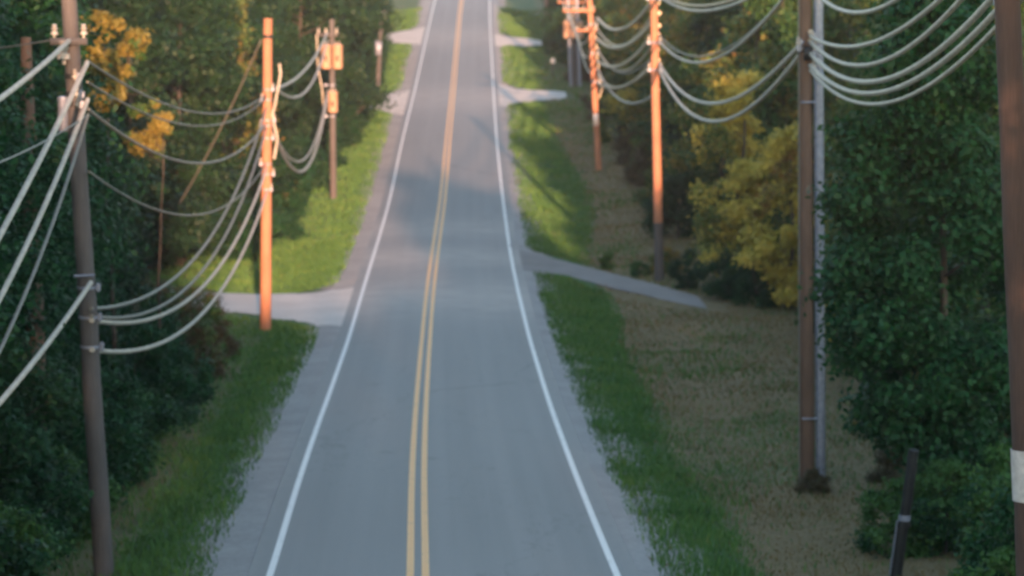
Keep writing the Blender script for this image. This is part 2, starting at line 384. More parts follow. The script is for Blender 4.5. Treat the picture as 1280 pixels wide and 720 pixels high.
stripe('road_edge_line_left', lambda Y: -3.40 + 0 * Y, .14, M['white'])
stripe('road_edge_line_right', lambda Y: 3.40 + 0 * Y, .14, M['white'])
stripe('road_centre_line_left', lambda Y: cx_line(Y) - .15, .15, M['amber'])
stripe('road_centre_line_right', lambda Y: cx_line(Y) + .15, .15, M['amber'])
for nm, pts in DRIVES:
    p = np.array(pts); sg = np.sign(p[-1, 0]); a = np.abs(p[:, 0])
    ss = np.concatenate([np.arange(a[0], 8, .35), np.arange(8, a[-1], .8)])
    nn = 11; u = np.linspace(-1, 1, nn)
    yc = np.interp(ss, a, p[:, 1]); hw = np.interp(ss, a, p[:, 2]) * (1 + .16 * (vnoise(ss * .9, 0 * ss, int(a[-1])) - .5))
    Ug, Yc = np.meshgrid(u, yc); Yg = Yc + Ug * hw[:, None]; Sg = (sg * ss)[:, None] * np.ones(nn)
    Zg = HT(Sg, Yg) + .042 - .05 * Ug ** 6
    V = np.stack([XC(Yg) + Sg, Yg, Zg], -1).reshape(-1, 3)
    i, j = np.meshgrid(np.arange(nn - 1), np.arange(len(ss) - 1)); q = (j * nn + i).ravel()
    F = np.stack([q, q + 1, q + nn + 1, q + nn], 1)
    if sg > 0: F = F[:, ::-1]
    meta(link(nm, mesh_from(nm, V, F, [M['drive_dark'] if nm == 'driveway_right_near' else M['drive']], True)), kind='structure')

# ------------------------------------------------------------------ evening haze
hm = bpy.data.materials.new('haze'); hm.use_nodes = True; nt = hm.node_tree; nt.nodes.clear()
ho = nt.nodes.new("ShaderNodeOutputMaterial"); pv = nt.nodes.new("ShaderNodeVolumePrincipled")
pv.inputs['Color'].default_value = (.86, .92, 1, 1); pv.inputs['Density'].default_value = .00015; pv.inputs['Anisotropy'].default_value = .0
nt.links.new(pv.outputs[0], ho.inputs['Volume'])
hx, hy0, hy1, hz0, hz1 = 290, -95, 720, -4, 75
hv = [(x, y, z) for z in (hz0, hz1) for y in (hy0, hy1) for x in (-hx, hx)]
meta(link('haze', mesh_from('haze', hv, np.array([[0, 2, 3, 1], [4, 5, 7, 6], [0, 1, 5, 4], [2, 6, 7, 3], [0, 4, 6, 2], [1, 3, 7, 5]]), [hm])), kind='stuff')

# ------------------------------------------------------------------ grass blades
def grass(name, n_near, zone, mat, hmin, hmax, label):
    parts = []
    for (y0, y1, cnt, sc) in ((42, 90, n_near, 1.0), (90, 150, int(n_near * .9), 1.5), (150, 240, int(n_near * .7), 2.2), (240, 345, int(n_near * .4), 3.0)):
        Y = R.uniform(y0, y1, cnt * 4); s = R.uniform(-14, 17, cnt * 4)
        a = np.abs(s); ok = (a > np.where(s > 0, 4.2, 4.55) + 1.3 * R.random(len(Y)) ** 1.5 * vnoise(Y * .35, s * .8, 77) * 1.5) & (drive_w(s, Y) < .25)
        pz = zone(s, Y); ok &= R.random(len(Y)) < pz
        Y, s = Y[ok][:cnt], s[ok][:cnt]
        n = len(Y); z = HT(s, Y); X = XC(Y) + s
        h = R.uniform(hmin, hmax, n) * (.6 + .8 * vnoise(s * .7, Y * .5, 55)) * (1 + .12 * (sc - 1)); w = .014 * sc * R.uniform(.7, 1.5, n)
        ang = R.uniform(0, math.pi, n); lean = R.normal(0, .35, (n, 2)) * h[:, None]
        dx, dy = np.cos(ang) * w, np.sin(ang) * w
        b = np.stack([X, Y, z - .02], 1)
        v0 = b + np.stack([-dx, -dy, 0 * dx], 1); v1 = b + np.stack([dx, dy, 0 * dx], 1)
        mid = b + np.stack([lean[:, 0] * .35, lean[:, 1] * .35, h * .6], 1)
        v2 = mid + np.stack([dx, dy, 0 * dx], 1) * .7; v3 = mid - np.stack([dx, dy, 0 * dx], 1) * .7
        tip = b + np.stack([lean[:, 0], lean[:, 1], h], 1)
        parts.append(np.stack([v0, v1, v2, v3, tip], 1))
    V = np.concatenate(parts); n = len(V); k = np.arange(n) * 5
    q = np.stack([k, k + 1, k + 2, k + 3], 1); t = np.stack([k + 3, k + 2, k + 4], 1)
    meta(link(name, mesh_from(name, V.reshape(-1, 3), [q, t], [mat])), label, 'grass', kind='stuff')
def zgreen(s, Y): return np.clip(1.0 - dry_and_sunlit(s, Y) * 1.2, .03, 1) * (1 - sstep(9, 12, np.abs(s)) * .6)
def zdry(s, Y): return np.clip(dry_and_sunlit(s, Y) + .04, 0, 1) * (s > 0) + .25 * dry_and_sunlit(s, Y) * (s < 0)
grass('green_grass', 70000, zgreen, M['blade_green'], .07, .24, 'green grass growing along the verges of the road')
grass('dry_grass', 45000, zdry, M['blade_dry'], .03, .12, 'dry tan grass on the wide right verge below the wood')

# ------------------------------------------------------------------ trees and shrubs
def leaves(clumps, n, size, rng, flat=.8):
    c = np.array(clumps); w = c[:, 3] ** 2; pick = rng.choice(len(c), n, p=w / w.sum())
    d = rng.normal(size=(n, 3)); d /= np.linalg.norm(d, axis=1)[:, None]
    rr = rng.random(n) ** .5 * c[pick, 3] * (1.02 + .30 * rng.normal(size=n))
    ax = rng.uniform(.65, 1.4, (len(c), 3)); d = d * ax[pick]
    P = c[pick, :3] + d * rr[:, None] * np.array([1, 1, flat])
    nrm = d * .7 + rng.normal(size=(n, 3)) * .6 + np.array([0, 0, .35]); nrm /= np.linalg.norm(nrm, axis=1)[:, None]
    t = np.cross(nrm, rng.normal(size=(n, 3))); t /= np.linalg.norm(t, axis=1)[:, None] + 1e-9
    b = np.cross(nrm, t); L = size * rng.uniform(.6, 1.35, n)[:, None]
    V = np.stack([P - t * L * .5, P + b * L * .30 - nrm * L * .06, P + t * L * .5, P - b * L * .30 - nrm * L * .06], 1).reshape(-1, 3)
    k = np.arange(n) * 4
    return V, np.stack([k, k + 1, k + 2, k + 3], 1)

def tree_shape(h, r, base, rng, nc, prof='round', lean=0.0):
    """clump list for a crown: h height, r max radius, base = height where foliage begins"""
    cl = []
    for k in range(nc):
        u = (k + rng.random()) / nc; z = base + (h - base) * u
        if prof == 'round': pr = math.sin(math.pi * min(1, max(.04, u * .86 + .12))) ** .55
        elif prof == 'cone': pr = (1 - u) ** .7 * .95 + .08
        else: pr = .75 + .25 * math.sin(u * 5 + 1)
        a = rng.uniform(0, 2 * math.pi); q = r * pr * rng.uniform(.05, .95) ** .6
        cr = r * rng.uniform(.20, .36) * (1 - .25 * u)
        cl.append((math.cos(a) * q + lean * u, math.sin(a) * q, z, cr))
    return cl
def trunk_mesh(name, h, tr, cl, rng, lean=0.0, nb=14):
    mb = MB(); zs = np.linspace(-.4, h * .92, 9)
    wob = np.cumsum(rng.normal(0, .07, (9, 2)), axis=0)
    pts = np.stack([wob[:, 0] + lean * np.clip(zs / h, 0, 1), wob[:, 1], zs], 1)
    rad = tr * np.clip(1 - zs / (h * 1.02), .06, 1) ** .8; rad[0] *= 1.5; rad[1] *= 1.12
    mb.tube(pts, rad, 9)
    idx = rng.choice(len(cl), min(nb, len(cl)), replace=False)
    for i in idx:
        c = np.array(cl[i]); z0 = max(.8, c[2] - rng.uniform(.25, .5) * (abs(c[0]) + abs(c[1])) - .4)
        z0 = min(z0, h * .85)
        p0 = np.array([np.interp(z0, zs, pts[:, 0]), np.interp(z0, zs, pts[:, 1]), z0]); r0 = np.interp(z0, zs, rad) * .45
        mid = p0 * .45 + c[:3] * .55 + np.array([0, 0, -.12 * np.linalg.norm(c[:2])]) + rng.normal(0, .1, 3)
        mb.tube([p0, (p0 + mid) / 2, mid, c[:3]], [r0, r0 * .8, r0 * .55, r0 * .2], 6)
    f = [np.concatenate(mb.q), np.concatenate(mb.t)]
    return mesh_from(name, np.concatenate(mb.v), f, [M['bark']], True)
LIB = {}
def tree_kind(key, h, r, base, mat, nleaf, lsize, nc, seed, prof='round', tr=.2, lean=0.0, mix=None):
    rng = np.random.default_rng(seed); cl = tree_shape(h, r, base, rng, nc, prof, lean)
    V, F = leaves(cl, nleaf, lsize, rng)
    mats = [M[mat]] + ([M[mix[0]]] if mix else [])
    me = mesh_from('crown_' + key, V, F, mats)
    if mix:   # whole twigs of another colour, as turning foliage has
        cc = V.reshape(-1, 4, 3).mean(1); nz = vnoise(cc[:, 0] * .9 + cc[:, 2] * .5, cc[:, 1] * .9 + cc[:, 2] * .8, seed) + .18 * (rng.random(len(cc)) - .5)
        me.polygons.foreach_set("material_index", (nz > 1 - mix[1]).astype(np.int32))
    LIB[key] = (me, trunk_mesh('trunk_' + key, h, tr, cl, rng, lean))
def tree(name, key, s, Y, sc, label, cat='tree', group=None, rz=None, sz=None, z=None):
    me, tm = LIB[key]; x, y, zz = G(s, Y)
    e = empty(name, (x, y, (zz if z is None else z) - .05), R.uniform(0, 6.28) if rz is None else rz)
    e.scale = (sc, sc, sz or sc); meta(e, label, cat, group)
    link('crown' if 'shrub' not in name else 'foliage', me, e); link('trunk' if 'shrub' not in name else 'stem', tm, e)
    return e
# near, middle and far leaf sizes
for k, (h, r, b, pr) in enumerate(((14, 3.9, .6, 'round'), (15.5, 3.6, 1.2, 'col'), (13, 4.2, .5, 'round'))):
    tree_kind(f'dark_near{k}', h, r, b, 'dark', 62000, .17, 70, 100 + k, pr, .22)
    tree_kind(f'dark_far{k}', h, r, b, 'deep', 26000, .26, 60, 110 + k, pr, .22)
    tree_kind(f'mid_near{k}', h, r, b, 'mid', 52000, .18, 70, 120 + k, pr, .22, mix=('olive', .12))
    tree_kind(f'mid_far{k}', h, r, b, 'mid', 17000, .32, 60, 130 + k, pr, .22, mix=('olive', .3))
    tree_kind(f'olive_far{k}', h * .9, r * .9, b, 'olive', 16000, .30, 55, 140 + k, pr, .2, mix=('mid', .4))
tree_kind('yellow0', 8.6, 2.3, .8, 'yellow', 24000, .19, 46, 150, 'round', .13, mix=('mid', .42))
tree_kind('yellow1', 7.4, 2.0, .6, 'yellow', 18000, .20, 40, 151, 'round', .12, mix=('olive', .3))
tree_kind('sapling', 11.4, 1.0, 9.0, 'gold', 9500, .17, 26, 152, 'round', .07, mix=('mid', .2))
tree_kind('sapling_low', 9.6, .8, 8.1, 'gold', 4000, .16, 14, 154, 'round', .06, mix=('mid', .3))
tree_kind('right_dark', 12.5, 2.3, 1.9, 'dark', 90000, .18, 110, 153, 'round', .13)
for k in range(3):
    tree_kind(f'bush_dark{k}', 2.6 + .3 * k, 1.7, .15, 'dark', 11000, .14, 26, 160 + k, 'round', .05)
    tree_kind(f'bush_bright{k}', 2.2 + .3 * k, 1.6, .1, 'bright', 11000, .13, 26, 170 + k, 'round', .05, mix=('dark', .3))
tree_kind('bush_brown0', 1.7, 1.5, .05, 'brown', 7000, .12, 22, 180, 'round', .04, mix=('mid', .3))
tree_kind('bush_brown1', 1.3, 1.2, .05, 'brown', 5000, .12, 18, 181, 'round', .04, mix=('mid', .2))
tree_kind('bush_olive0', 1.9, 1.5, .05, 'olive', 8000, .14, 22, 182, 'round', .04, mix=('mid', .45))
tree_kind('bush_olive1', 2.6, 1.6, .05, 'yellow', 8000, .15, 22, 183, 'round', .05, mix=('mid', .5))

ORD = ['first', 'second', 'third', 'fourth', 'fifth', 'sixth', 'seventh', 'eighth', 'ninth', 'tenth', 'eleventh', 'twelfth', 'thirteenth', 'fourteenth', 'fifteenth', 'sixteenth', 'seventeenth', 'eighteenth', 'nineteenth']
_cnt = {}
def ordn(k):
    _cnt[k] = _cnt.get(k, 0) + 1; return ORD[_cnt[k] - 1]
def zoneL(Y): return ('beside the nearest left pole', 'just before the red left pole', 'before the left transformer pole',
                      'beyond the left transformer pole', 'past the far left driveway')[int(np.searchsorted([62, 112, 176, 238], Y))]
def zoneR(Y): return ('by the brown right poles', 'before the red right pole', 'before the crossarm pole',
                      'beyond the crossarm pole', 'past the far right driveway')[int(np.searchsorted([72, 131, 189, 245], Y))]
# --- left wood, front row and the row behind it
LF = [(50, -12.4), (56.5, -12.3), (63, -11.8), (70, -12.0), (77, -12.2), (84.5, -12.4), (92, -13.4), (99, -14.4), (106.5, -15.0), (113, -15.2), (131, -14.6), (138, -12.6), (145, -12.2), (152.5, -11.9),
      (160, -12.0), (168, -12.3), (176, -12.0), (184, -11.6), (192.5, -11.8), (201, -11.3), (210, -11.0), (219, -10.8), (228, -11.4), (251, -11.6), (260, -10.8), (270, -10.6), (281, -11.2), (292, -12), (318, -11.5), (330, -12)]
for i, (Y, s) in enumerate(LF):
    key = ('dark_near%d' if Y < 90 else 'dark_far%d') % (i % 3)
    if i in (13, 21): key = 'mid_far%d' % (i % 3)
    z = zoneL(Y)
    tree('leafy_tree', key, s + R.uniform(-.3, .3), Y, R.uniform(.9, 1.08), f'{ordn("LF" + z)} dark green tree edging the left wood {z}', group='dark trees of the left wood')
for i, Y in enumerate(np.arange(60, 345, 10.5)):
    z = zoneL(Y)
    key = ('dark_near%d' if Y < 72 else 'dark_far%d') % ((i + 1) % 3)
    if i in (5,): key = 'olive_far%d' % (i % 3)
    tree('leafy_tree', key, -19.5 + R.uniform(-1.2, 1.2), Y + R.uniform(-1, 1), R.uniform(1.15, 1.35), f'{ordn("LB" + z)} tall tree inside the left wood {z}', group='tall trees deep in the left wood')
for i, Y in enumerate(np.arange(110, 400, 17)):
    z = zoneL(Y)
    tree('leafy_tree', 'dark_far%d' % (i % 3), -30 + R.uniform(-2, 2), Y, R.uniform(1.4, 1.6), f'{ordn("LC" + z)} towering tree behind the left wood {z}', group='towering trees at the back of the left wood')
# --- right wood
RF = [(76, 17.2, 'mid_near0', .95), (84, 16.6, 'mid_near1', 1.0), (93, 17.2, 'dark_near2', .95), (102, 17.5, 'mid_near0', 1.0), (111, 18.2, 'mid_near2', .9), (137, 16.6, 'mid_far1', .9), (146, 16.2, 'mid_far0', .95),
      (155, 15.2, 'mid_far2', .8), (164, 15.6, 'dark_far1', .85), (173, 16.0, 'mid_far0', .9), (182, 15.8, 'olive_far1', .95), (192, 15.6, 'mid_far1', .9), (202, 15.8, 'olive_far2', .95), (213, 15.2, 'mid_far0', .9),
      (224, 15.4, 'olive_far0', .95), (235, 15.2, 'mid_far2', .85), (257, 15, 'olive_far1', .9), (268, 14.8, 'mid_far1', .9), (280, 14, 'mid_far0', .9), (292, 13.5, 'dark_far2', .85), (305, 13, 'mid_far1', .9), (318, 12.6, 'dark_far0', .9), (332, 13, 'mid_far2', .9)]
CN = {'mid': 'green', 'dar': 'dark green', 'oli': 'olive and rust'}
for i, (Y, s, key, sc) in enumerate(RF):
    z = zoneR(Y); c = CN[key[:3]]
    tree('leafy_tree', key, s + R.uniform(-.3, .3), Y, sc, f'{ordn("RF" + c + z)} {c} tree edging the right wood {z}', group='trees along the edge of the right wood')
for i, Y in enumerate(np.arange(88, 345, 11.0)):
    z = zoneR(Y); key = ('mid_near%d' if Y < 110 else ('mid_far%d', 'olive_far%d', 'mid_far%d')[i % 3]) % (i % 3); c = CN[key[:3]]
    tree('leafy_tree', key, 23.5 + R.uniform(-1.5, 1.5), Y, R.uniform(1.1, 1.3), f'{ordn("RB" + c + z)} tall {c} tree inside the right wood {z}', group='tall trees deep in the right wood')
for i, Y in enumerate(np.arange(120, 400, 18)):
    z = zoneR(Y)
    tree('leafy_tree', ('mid_far%d', 'dark_far%d')[i % 2] % (i % 3), 35 + R.uniform(-2, 2), Y, R.uniform(1.4, 1.6), f'{ordn("RC" + z)} towering tree behind the right wood {z}', group='towering trees at the back of the right wood')
# --- trees that stand out
for i, (s_, Y, sc) in enumerate(((-9.6, 190, 1.1), (-9.0, 205, 1.2), (-10.6, 222, 1.2), (-9.8, 262, 1.2))):
    tree('leafy_tree', 'dark_far%d' % ((i * 2) % 3), s_, Y, sc, f'{ORD[i]} heavy nearly black tree overhanging the left verge behind the transformer pole', group='black overhanging trees')
tree('leafy_tree', 'right_dark', 9.3 + 1.72, 63.0, 1.0, 'dark bushy tree beside the brown pole with the grey conduit', rz=1.0)
tree('leafy_tree', 'dark_near1', 14.6, 68.0, .72, 'dark tree squeezed between the bushy tree and the nearest right pole', rz=2.0, sz=.6)
tree('leafy_tree', 'dark_near2', -10.9, 59.5, .9, 'low dark tree hiding the foot of the bare trunk, behind the nearest left pole', rz=1.2, sz=.76)
tree('autumn_tree', 'yellow0', 13.4, 127, 1.12, 'golden yellow tree left of the pole with the conduit, the larger yellow one', rz=.4)
tree('autumn_tree', 'yellow1', 14.4, 117, 1.0, 'smaller golden tree partly hidden behind the pole with the conduit', rz=2.4)
tree('autumn_tree', 'yellow1', 15.2, 203, 1.25, 'yellow tree behind the wires between the red pole and the crossarm pole', rz=1.4)
tree('autumn_tree', 'sapling', -9.7, 84, 1.06, 'taller slender yellow tree right of the nearest left pole', rz=.3)
tree('autumn_tree', 'sapling_low', -8.5, 84.5, 1.0, 'lower slender yellow tree right of the taller slender yellow one', rz=2.3)
# unseen trees added beside and behind the viewpoint to shade road, verges and poles
OUT = [(13.2, 36, 'dark_near1', .95), (11.5, 28, 'dark_near1', 1.0), (11.4, 19, 'dark_near1', 1.05), (12.5, 6, 'dark_near0', 1.1), (-9.8, 24, 'dark_near1', 1.1), (-13.2, 36, 'dark_near2', 1.0), (-14.5, 43, 'dark_near0', 1.0),
       (S_of(-1.5, -42), -42, 'dark_near0', 1.4), (S_of(6.5, -44), -44, 'dark_near2', .92), (S_of(12.5, -43), -43, 'dark_near2', .95), (S_of(18.5, -44), -44, 'dark_near0', .86), (S_of(25, -43), -43, 'dark_near2', 1.18),
       (S_of(-6, -51), -51, 'dark_near2', 1.4), (S_of(2, -52), -52, 'dark_near2', 1.25), (S_of(9.5, -53), -53, 'dark_near0', .9), (S_of(15.5, -52), -52, 'dark_near2', .9), (S_of(22, -52), -52, 'dark_near0', .9), (S_of(-13, -45), -45, 'dark_near0', 1.3)]
for i, (s, Y, key, sc) in enumerate(OUT):
    tree('leafy_tree', key, s, Y, sc, f'{ORD[i]} dark shading tree added near the viewpoint, outside the picture', group='added shading trees near the viewpoint')
# --- shrubs
SL = [(-8.6, 48, 'dark', 1.0), (-8.5, 51.5, 'bright', .9), (-8.7, 55.0, 'dark', 1.0), (-9.3, 59, 'dark', 1.1), (-8.5, 62, 'bright', .9), (-8.4, 66, 'dark', 1.0), (-8.3, 70.5, 'dark', 1.0), (-8.5, 75, 'bright', .85),
      (-8.4, 79.5, 'dark', 1.0), (-8.5, 84, 'dark', 1.0), (-8.9, 88.5, 'dark', .95), (-10.4, 93, 'dark', 1.0), (-9.8, 140, 'dark', 1.1), (-9.4, 152, 'dark', 1.2), (-9.2, 162, 'dark', 1.25), (-9.0, 178, 'dark', 1.2), (-8.6, 190, 'dark', 1.3),
      (-8.4, 204, 'dark', 1.3), (-8.4, 215, 'dark', 1.2), (-8.4, 254, 'dark', 1.4), (-8.0, 268, 'dark', 1.5), (-8.6, 286, 'dark', 1.4)]
for i, (s, Y, c, sc) in enumerate(SL):
    z = zoneL(Y); cn = 'dark green' if c == 'dark' else 'bright green'
    tree('shrub', 'bush_%s%d' % (c, i % 3), s, Y, sc, f'{ordn("SL" + cn + z)} {cn} shrub on the left verge {z}', 'shrub', 'shrubs along the left verge')
for i, (s, Y, k, sc) in enumerate([(-8.4, 96, 'bush_brown0', 1.1), (-9.8, 101, 'bush_brown0', 1.25), (-8.1, 103, 'bush_brown1', .9), (-9.6, 108, 'bush_brown0', 1.1), (-11.6, 105, 'bush_brown0', 1.3), (-12.2, 112, 'bush_brown1', 1.5)]):
    tree('shrub', k, s, Y, sc, f'{ORD[i]} low brown shrub around the foot of the red left pole', 'shrub', 'brown shrubs by the red left pole')
SR = [(9.9, 49.5, 'bush_bright0', .7), (11.0, 51, 'bush_dark1', 1.0), (11.2, 54, 'bush_bright1', .95), (12.4, 55.5, 'bush_bright2', 1.15), (9.9, 60, 'bush_bright0', .7),  (10.6, 59.5, 'bush_bright1', .8), (12.2, 60, 'bush_bright0', 1.0), (12.2, 66, 'bush_dark1', .8), (14.3, 71, 'bush_dark2', .9), (11.4, 70.5, 'bush_brown1', .7),
      (9.3, 69.2, 'bush_brown1', .42), (12.6, 79, 'bush_olive0', .7), (13.0, 73.5, 'bush_olive0', .75), (13.4, 76, 'bush_olive0', .9), (14.5, 82, 'bush_olive0', 1.1), (14.6, 90, 'bush_dark0', .9), (15, 99, 'bush_olive1', 1.0), (14.8, 108, 'bush_bright1', 1.0),
      (13.4, 118.5, 'bush_dark1', .85), (12.3, 122, 'bush_dark0', .75), (15.2, 121, 'bush_olive0', 1.2), (11.2, 127.5, 'bush_dark2', .55), (10.6, 133.5, 'bush_olive0', .6), (9.3, 133.5, 'bush_bright0', .35), (8.0, 137.0, 'bush_bright1', .35),
      (12.6, 152, 'bush_dark1', 1.15), (13.2, 160, 'bush_dark2', 1.2), (13.6, 170, 'bush_olive0', 1.4), (12.8, 181, 'bush_brown0', 1.5), (12.6, 192, 'bush_brown0', 1.4), (12.4, 206, 'bush_olive1', 1.3), (12, 222, 'bush_brown0', 1.5),
      (11.8, 256, 'bush_brown0', 1.5), (11.5, 270, 'bush_dark0', 1.5), (10.8, 286, 'bush_dark1', 1.5), (10.5, 300, 'bush_dark2', 1.6)]
CB = {'bright': 'bright green', 'dark': 'dark green', 'brown': 'reddish brown', 'olive': 'yellowish olive'}
for i, (s, Y, k, sc) in enumerate(SR):
    z = zoneR(Y); cn = CB[k[5:-1]]
    tree('shrub', k, s, Y, sc, f'{ordn("SR" + cn + z)} {cn} shrub on the right verge {z}', 'shrub', 'shrubs along the right verge')

# ------------------------------------------------------------------ utility poles
def pole(name, base, top, r0, r1, wood_m, label, group=None):
    """base and top are world points; the mesh is local to an Empty at the foot"""
    e = empty(name, base); meta(e, label, 'utility pole', group)
    b = np.array(base); t = np.array(top) - b; H = np.linalg.norm(t)
    us = np.concatenate([[-.05], np.linspace(.0, 1, 14)]); pts = t[None] * us[:, None]
    rng = np.random.default_rng(int(H * 100)); pts[2:-1, :2] += rng.normal(0, .006, (len(us) - 3, 2))
    mb = MB(); mb.tube(pts, r0 + (r1 - r0) * np.clip(us, 0, 1), 18); mb.build('shaft', wood_m, e)
    e_dir = t / H
    def at(z):  # local point on the axis at height z above the foot
        return e_dir * (z / e_dir[2])
    def rad(z): return r0 + (r1 - r0) * z / t[2]
    return e, at, rad
def crossarm(e, c, half, mat, ins=4, size=.12, pins=True):
    mb = MB(); mb.box(c, (2 * half, size, size)); 
    mb.build('crossarm', mat, e, False)
    for x in np.linspace(-half * .92, half * .92, ins):
        insulator(e, (c[0] + x, c[1], c[2] + size / 2))
def insulator(e, p, s=1.0, d=(0, 0, 1)):
    mb = MB(); d = np.array(d, float); p = np.array(p, float)
    hs = np.array([0, .04, .045, .09, .10, .15, .16, .20, .21]) * s * 1.2; rs = np.array([.02, .02, .06, .055, .03, .055, .03, .04, .01]) * s * 1.2
    mb.tube(p + d * hs[:, None], rs, 10); return mb.build('insulator', M['porcelain'], e)
def bracket(e, p, dx, dy, w=.16, mat='galv', name='bracket'):
    """steel band with a stand-off arm and clamp"""
    mb = MB(); p = np.array(p, float); q = p + np.array([dx, dy, 0])
    mb.tube([p, q], [.028, .028], 8); mb.box(q, (w, .10, .12)); mb.tube([q + [0, 0, -.09], q + [0, 0, .09]], [.035, .035], 8)
    mb.build(name, M[mat], e)
def band(e, p, r, h=.07, mat='galv', name='band'):
    mb = MB(); p = np.array(p, float); mb.tube([p - [0, 0, h / 2], p + [0, 0, h / 2]], [r + .014, r + .014], 18); mb.build(name, M[mat], e)
def transformer(e, p, r=.27, h=.95):
    """p = centre of the tank"""
    p = np.array(p, float); mb = MB()
    hs = np.array([-.5, -.48, -.44, .38, .40, .47, .5]) * h; rs = np.array([.80, .95, 1, 1, 1.06, 1.04, .55]) * r
    mb.tube(p + np.array([0, 0, 1]) * hs[:, None], rs, 20); o = mb.build('transformer', M['can'], e)
    for dx in (-.1, .1):
        b = MB(); hb = np.array([0, .05, .06, .11, .12, .17, .2]); rb = np.array([.05, .05, .035, .05, .035, .045, .012])
        b.tube(p + [dx, -.05, h * .48] + np.array([0, 0, 1]) * hb[:, None], rb, 10); b.build('bushing', M['porcelain'], o)
    lug = MB(); lug.box(p + [0, -r - .03, -.1], (.12, .08, .3)); lug.build('mounting_lug', M['dark_metal'], o, False)
    return o

# R0: nearest right pole
b0 = np.array([7.46, 39.0, HT(S_of(7.46, 39), 39)]); t0 = np.array([6.62, 39.0, 16.6])
e, at, rd = pole('utility_pole', b0, t0, .235, .165, M['wood_dark'], 'nearest brown wooden pole at the right edge with a white plate near its foot')
mb = MB(); zc = 8.0 - b0[2]; p = at(zc)
a_ = np.linspace(-1.9, 1.9, 13) - math.pi / 2; ring = []
for z in (zc - .36, zc + .36):
    q = at(z); rr = rd(z) + .012
    ring += [(q[0] + rr * math.cos(x), q[1] + rr * math.sin(x), q[2]) for x in a_]
    rr += .012; ring += [(q[0] + rr * math.cos(x), q[1] + rr * math.sin(x), q[2]) for x in a_]
n = 13; i = np.arange(n - 1)
q = [np.stack([n + i, n + i + 1, 3 * n + i + 1, 3 * n + i], 1), np.stack([i + 1, i, 2 * n + i, 2 * n + i + 1], 1), np.stack([i, i + 1, n + i + 1, n + i], 1), np.stack([2 * n + i + 1, 2 * n + i, 3 * n + i, 3 * n + i + 1], 1)]
mb.add(ring, np.concatenate(q)); mb.build('marker_plate', M['white_plate'], e)
for z, d in ((12.0, .1), (11.3, -.1), (10.9, .1)): bracket(e, at(z), d - .16, .25)
R0z = b0[2]
# R1: pole with conduit
b1 = np.array([7.36, 70.0, HT(S_of(7.36, 70), 70)]); t1 = np.array([7.14, 70.0, 17.2])
e, at, rd = pole('utility_pole', b1, t1, .185, .15, M['wood_brown'], 'brown wooden pole with a grey metal conduit running up its right side')
mb = MB(); zs = np.linspace(0.0, t1[2] - b1[2] - 1, 10); pts = np.array([at(z) + [rd(z) + .15, -.06, 0] for z in zs]); pts[0][2] = -.1
mb.tube(pts, .125, 12); mb.build('conduit', M['galv'], e)
mb = MB(); pts2 = np.array([at(z) + [-rd(z) - .012, -.08, 0] for z in zs]); mb.tube(pts2, .022, 8); mb.build('ground_wire', M['cable_dim'], e)
for z in (1.75, 9.6): 
    mb = MB(); q = at(z); mb.box(q + [.06, -rd(z) - .006, 0], (.40, .02, .05)); mb.box(q + [rd(z) + .09, -.13, 0], (.16, .02, .05)); mb.build('strap', M['galv'], e, False)
zt = 13.05 - b1[2]
for k, (dz, dx) in enumerate(((.30, .16), (.12, .12), (-.10, .16), (-.42, .14), (.15, -.12), (0, -.14))):
    bracket(e, at(zt + dz) + [dx * .3, -.12, 0], dx, -.12, .13)
for dz, dx in ((.25, .14), (.02, .20), (-.45, .18), (.12, -.20)): insulator(e, at(zt + dz) + [dx, -.26, -.06], .9)
mb = MB(); mb.box(at(zt - .12) + [.03, -.24, 0], (.20, .16, .34)); mb.build('splice_box', M['dark_metal'], e, False)
# R2: red pole
b2 = np.array([6.83, 131.0, HT(S_of(6.83, 131), 131)]); t2 = np.array([6.46, 131.0, 14.6])
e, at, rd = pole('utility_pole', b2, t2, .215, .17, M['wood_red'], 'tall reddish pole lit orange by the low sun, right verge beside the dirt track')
for z in (11.6, 10.35, 13.6): 
    band(e, at(z - b2[2]), rd(z - b2[2]), .08); bracket(e, at(z - b2[2]), .26, -.05); bracket(e, at(z - b2[2]) , -.26, .05)
    insulator(e, at(z - b2[2]) + [.26, -.05, .08], 1.0); insulator(e, at(z - b2[2]) + [-.26, .05, .08], 1.0)
mb = MB(); zs = np.linspace(0, 2.7, 5); mb.tube([at(z) + [0, -rd(z) * .25, 0] for z in zs], [rd(z) * 1.0 for z in zs], 16); mb.build('shaded_foot_sleeve', M['wood_grey'], e)  # grey sleeve added to stand in for the shaded foot of the pole
# R3: pole with crossarms
b3 = np.array([5.77, 189.0, HT(S_of(5.77, 189), 189)]); t3 = np.array([5.05, 189.0, 14.2])
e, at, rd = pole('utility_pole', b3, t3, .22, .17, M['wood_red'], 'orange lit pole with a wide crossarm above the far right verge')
crossarm(e, at(12.2 - b3[2]) + [-.75, -.2, 0], 1.05, M['wood_red'], 4, .2)
crossarm(e, at(10.9 - b3[2]) + [-.3, -.2, 0], .7, M['wood_red'], 3, .16)
for k in range(3): 
    z = (11.3 - k * 1.9) - b3[2]; bracket(e, at(z), .35, -.1); insulator(e, at(z) + [.35, -.1, .06], 1.4); band(e, at(z), rd(z), .1)
mb = MB(); z = 5.0 - b3[2]; mb.box(at(z) + [-.02, -.24, 0], (.32, .12, .80)); mb.build('marker_plate', M['white_plate'], e, False)
mb = MB(); mb.tube([at(11.5 - b3[2]) + [.22, -.15, 0], at(9 - b3[2]) + [.30, -.15, 0], at(7.0 - b3[2]) + [.5, -.15, 0], at(6.4 - b3[2]) + [.25, -.2, 0]], .05, 8); mb.build('drop_cable', M['cable_tan'], e)
